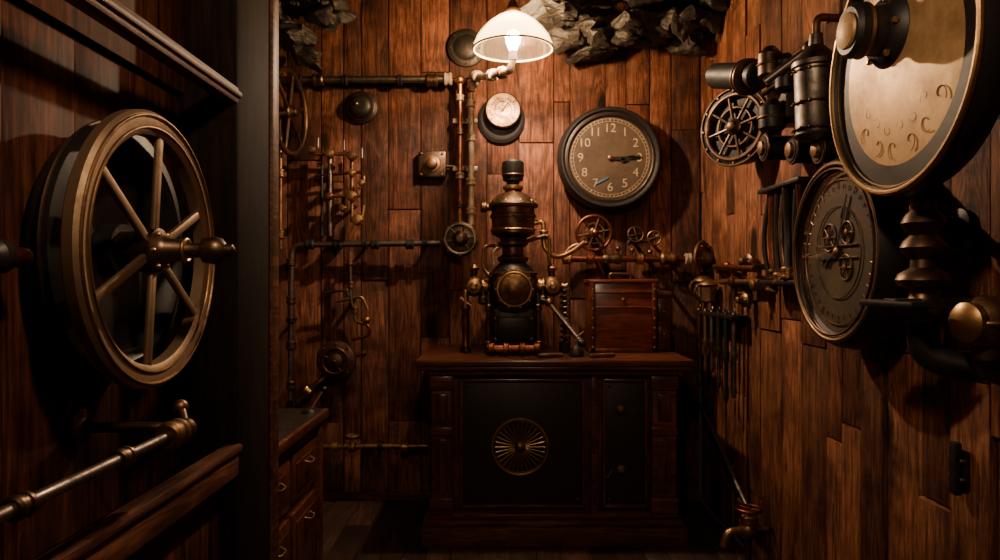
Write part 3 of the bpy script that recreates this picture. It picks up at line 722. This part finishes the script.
b.lathe((RX,1.62,1.16),ax,[(0,.10),(.02,.10),(.03,.06)],'iron',32)
b.sph((1.10,1.58,1.255),.062,'dbrass'); b.torus((1.10,1.58,1.255),(0,0,1),.062,.007,'brass'); b.cyl((1.10,1.58,1.17),(1.10,1.58,1.21),.03,'bronze')
b.lathe((1.06,1.57,1.255),(-1,-.2,0),[(0,.045),(.02,.045),(.03,.032),(.034,.005)],'brass',24)
b.tube([(1.10,1.60,1.19),(1.10,1.60,1.14),(RX,1.60,1.10)],.018,'bronze',.04)
b.done()
b=B('lever_cluster')
for (y,z,l,k) in ((1.86,1.50,.09,'iron'),(1.84,1.42,.08,'bronze')):
    b.lathe((RX,y,z),ax,[(0,.04),(.01,.04),(.016,.02),(l,.018),(l+.005,.028),(l+.020,.028),(l+.025,.01)],k,20)
    b.cyl((RX-l-.01,y,z),(RX-l-.02,y+.02,z+.03),.010,k); b.sph((RX-l-.02,y+.02,z+.03),.016,'black')
b.done()
b=B('backing_switchboard')
b.bx(RX-.03,RX,1.30,1.56,1.30,1.72,'mahv',.008)
for (y,z,r) in ((1.5,1.6,.035),(1.5,1.45,.04),(1.38,1.55,.05)):
    b.lathe((RX-.03,y,z),ax,[(0,r),(.012,r),(.018,r*.7),(.04,r*.6),(.045,r*.2)],'iron',24); b.torus((RX-.042,y,z),ax,r*.95,.004,'dbrass',32,8)
b.tube([(RX-.05,1.53,1.34),(RX-.07,1.53,1.66),(RX-.03,1.53,1.70)],.010,'bronze',.03); b.cyl((RX-.05,1.53,1.34),(RX-.02,1.53,1.34),.014,'iron')
b.done()

b=B('spoked_dynamo')
c=S(735,127,3.25); a2=V((-.80,-.6,0)).normalized()
b.lathe(c-a2*.14,a2,[(0,.12),(.02,.15),(.05,.165),(.11,.168),(.125,.18),(.145,.18),(.15,.16),(.14,.14),(.13,.135)],'iron',52)
b.wheel(c+a2*.005,a2,.150,.012,8,'bronze','bronze',hub=.26,sp=.008); b.torus(c+a2*.0,a2,.09,.007,'bronze'); b.torus(c+a2*.01,a2,.178,.006,'bronze')
b.bolts(c+a2*.005,a2,.168,12,.008,'dbrass')
b.box((c.x+.11,c.y+.06,c.z-.02),(.18,.14,.12),'iron',.015)
b.bx(c.x+.10,RX,c.y,c.y+.13,c.z-.14,c.z+.12,'iron',.012)
b.done()
b=B('piston_assembly')
Q=S
b.cyl(Q(716,76,3.1),Q(760,76,2.75),.055,'black',bev=.008); b.lathe(Q(716,76,3.1),Q(716,76,3.1)-Q(760,76,2.75),[(0,.05),(.01,.035),(.02,.03),(.03,.01)],'iron',24)
b.coupl(Q(748,77,2.83),Q(760,76,2.75)-Q(716,76,3.1),.064,.04,'bronze')
b.cyl(Q(758,78,2.76),Q(795,82,2.62),.03,'iron'); b.cyl(Q(765,82,2.62),Q(810,48,2.57),.015,'silver'); b.sph(Q(810,48,2.57),.028,'bronze')
b.cyl(Q(762,95,2.7),Q(800,70,2.6),.010,'steel')
p=Q(775,100,2.75); b.bx(p.x,RX,p.y-.1,p.y+.1,p.z-.09,p.z+.12,'iron',.012)
for (u,v,d,r,l,k) in ((770,65,2.7,.045,.10,'bronze'),(786,75,2.65,.04,.12,'iron'),(772,118,2.7,.05,.10,'iron')):
    p=Q(u,v,d); b.lathe(p,(0,0,1),[(-l/2,r*.8),(-l/2+.01,r),(l/2-.01,r),(l/2,r*.8),(l/2+.02,r*.4)],k,24); b.torus(p,(0,0,1),r,.005,'dbrass')
for (u,v,d,r,l) in ((762,148,2.85,.05,.16),(790,150,2.62,.050,.2)):
    p=Q(u,v,d); b.cyl((p.x,p.y,p.z),(RX,p.y,p.z),r,'iron',bev=.006); b.torus((p.x+.01,p.y,p.z),ax,r,.006,'bronze'); b.lathe((p.x,p.y,p.z),ax,[(0,r*.6),(.01,r*.55),(.015,r*.2)],'dbrass',20)
b.done()
b=B('riveted_pressure_vessel')
p=Q(816,95,2.42)
b.lathe((p.x,p.y,0),(0,0,1),[(p.z-.16,.04),(p.z-.15,.065),(p.z-.14,.072),(p.z-.13,.066),(p.z+.09,.072),(p.z+.095,.08),(p.z+.11,.08),(p.z+.12,.07),(p.z+.15,.045),(p.z+.17,.025),(p.z+.21,.022)],'steel',36)
for h in (-.12,-.03,.08): 
    b.torus((p.x,p.y,p.z+h),(0,0,1),.071,.004,'bronze')
    for i in range(14):
        t=i*2*math.pi/14; b.sph((p.x+.074*math.cos(t),p.y+.074*math.sin(t),p.z+h),.006,'bronze')
b.cyl((p.x,p.y,p.z-.1),(RX,p.y,p.z-.1),.025,'iron'); b.cyl((p.x,p.y,p.z+.1),(RX,p.y,p.z+.1),.025,'iron')
b.tube([(p.x,p.y,p.z+.2),(p.x,p.y,p.z+.27),(RX,p.y+.02,p.z+.27)],.014,'dbrass',.04)
pz=1.80; b.cyl((p.x,p.y,pz),(RX,p.y,pz),.045,'iron',bev=.006); b.torus((p.x+.01,p.y,pz),ax,.045,.006,'bronze'); b.lathe((p.x,p.y,pz),ax,[(0,.028),(.01,.025),(.015,.01)],'dbrass',20)
b.done()

b=B('hanging_cable_bundle')
for i,u in enumerate((750,757,764,771,779,786,791)):
    d=3.05-.06*i+random.uniform(-.01,.02); z0=1.74; z1=CAMZ-(random.uniform(0,14))/700*d
    x=RX-.05-random.uniform(0,.04); x2=RX-.035-random.uniform(0,.05)
    b.tube([(x,d,z0),(x2,d+.03,(z0+z1)/2),(x,d-.02,z1)],random.uniform(.010,.018),('iron','dcopper','iron','bronze','iron','iron','dcopper')[i],.12)
    b.coupl((x,d-.018,z1+.03),(0,0,1),.024,.05,'bronze' if i%2 else 'brass')
b.bx(RX-.10,RX,2.66,3.08,1.725,1.745,'black',.006); b.bx(RX-.09,RX,2.64,3.08,1.33,1.35,'black',.006)
b.done()
b=B('copper_tap_cluster')
for (u,v,d,r,k) in ((722,270,3.7,.045,'dcopper'),(735,282,3.5,.05,'dcopper'),(748,262,3.35,.04,'bronze'),(760,285,3.2,.045,'dbrass'),(742,300,3.4,.035,'dbrass')):
    p=Q(u,v,d); p.x=min(p.x,RX-.06); b.cyl(p,(RX,p.y,p.z),.018,k); b.lathe(p+V((.04,0,0)),(-1,-.3,0),[(0,r*.6),(.01,r),(.03,r),(.036,r*.7),(.05,r*.5),(.07,r*.45),(.075,r*.2)],k,24)
    b.cyl(p,p+V((0,0,-.07)),.012,k)
b.tube([(RX-.08,3.75,1.42),(RX-.08,3.15,1.40)],.016,'dcopper'); b.tube([(RX-.06,3.7,1.34),(RX-.06,3.15,1.34)],.014,'dbrass')
for y in (3.7,3.18): b.cyl((RX-.08,y,1.41),(RX,y,1.41),.014,'iron'); b.cyl((RX-.06,y,1.34),(RX,y,1.34),.012,'iron')
b.done()
b=B('hanging_tool_rack')
b.bx(RX-.09,RX,3.45,4.15,1.15,1.175,'iron',.005)
for i in range(11):
    y=3.5+i*.06; x=RX-.06-.02*(i%2); l=random.uniform(.3,.5)
    k=('steel','iron','dbrass','iron','dcopper')[i%5]
    b.cyl((x,y,1.17),(x,y,1.17-l*.55),.013,k); b.lathe((x,y,1.17-l),(0,0,1),[(0,.008),(.03,.014),(l*.2,.009),(l*.45,.011),(l*.5,.018),(l*.56,.016)],'steel' if i%3==0 else k,14); b.torus((x,y,1.19),ax,.016,.004,k,20,6)
b.done()
b=B('handled_gauge_pot')
for (v,d) in ((288,4.0),(292,3.9)):
    p=Q(703,v,d); p.x=RX-.07; b.lathe((p.x,p.y,0),(0,0,1),[(p.z-.06,.03),(p.z-.05,.045),(p.z+.03,.045),(p.z+.04,.055),(p.z+.05,.05),(p.z+.07,.02)],'dbrass',24); b.torus((p.x-.03,p.y,p.z),(0,1,0),.045,.008,'bronze',24,8); b.cyl((p.x,p.y,p.z),(RX,p.y,p.z),.012,'iron')
b.done()
b=B('low_corner_valve')
b.tube([(RX-.06,4.1,.62),(RX-.06,3.3,.27)],.014,'steel')
c=V((RX-.09,3.22,.20)); b.sph(c,.045,'dbrass'); b.coupl(c+V((0,0,.05)),(0,0,1),.035,.04,'brass'); b.tube([c,c+V((-.10,-.02,0)),c+V((-.12,-.02,-.07))],.018,'brass',.03); b.wheel(c+V((0,-.01,.10)),(0,0,1),.055,.008,5,'dcopper'); b.tube([c,c+V((.03,.05,.07)),c+V((.03,.2,.07))],.018,'dbrass',.03)
b.cyl(c+V((0,0,.03)),c+V((0,0,.1)),.01,'dbrass'); b.cyl(c,(RX,c.y,c.z),.02,'bronze'); b.cyl(c,(c.x,c.y,0),.016,'bronze'); b.cyl((RX-.06,4.05,.60),(RX,4.05,.60),.01,'iron')
b.done()
b=B('iron_latch')
b.bx(RX-.012,RX,1.83,1.89,.80,.90,'iron',.004); b.bx(RX-.03,RX-.01,1.845,1.875,.78,.92,'iron',.005); b.bolts((RX-.012,1.86,.85),ax,.035,4,.006,'steel',ph=.78); b.done()

def pendant(name,x,y,z):
    b=B(name)
    b.cyl((x,y,z+.14),(x,y,CZ),.008,'iron'); b.lathe((x,y,z+.02),(0,0,1),[(0,.20),(.02,.19),(.07,.12),(.11,.05),(.14,.03),(.15,.01)],'iron',40)
    b.lathe((x,y,z-.06),(0,0,1),[(0,.01),(.01,.03),(.04,.04),(.07,.03),(.09,.02)],'bulb',20); b.done()
pendant('pendant_lamp',-.05,.75,2.40)

# ---------------------------------------------------------------- lights
def pt(name,loc,e,col,r):
    l=bpy.data.lights.new(name,'POINT'); l.energy=e; l.color=col; l.shadow_soft_size=r
    o=bpy.data.objects.new(name,l); o.location=loc; scene.collection.objects.link(o)
W=(1,.68,.42)
pt('pipe_lamp_light',(lc.x,LY,lc.z+.005),105,W,.025)
pt('pendant_lamp_light',(-.05,.75,2.35),32,W,.07)
w=bpy.data.worlds.new('w'); scene.world=w; w.use_nodes=True; w.node_tree.nodes['Background'].inputs[0].default_value=(.02,.015,.012,1); w.node_tree.nodes['Background'].inputs[1].default_value=.3

cd=bpy.data.cameras.new('camera'); cd.sensor_width=36; cd.lens=25.2; cd.clip_start=.02
co=bpy.data.objects.new('camera',cd); co.location=(0,0,CAMZ); co.rotation_euler=(math.radians(90),0,0); scene.collection.objects.link(co); scene.camera=co
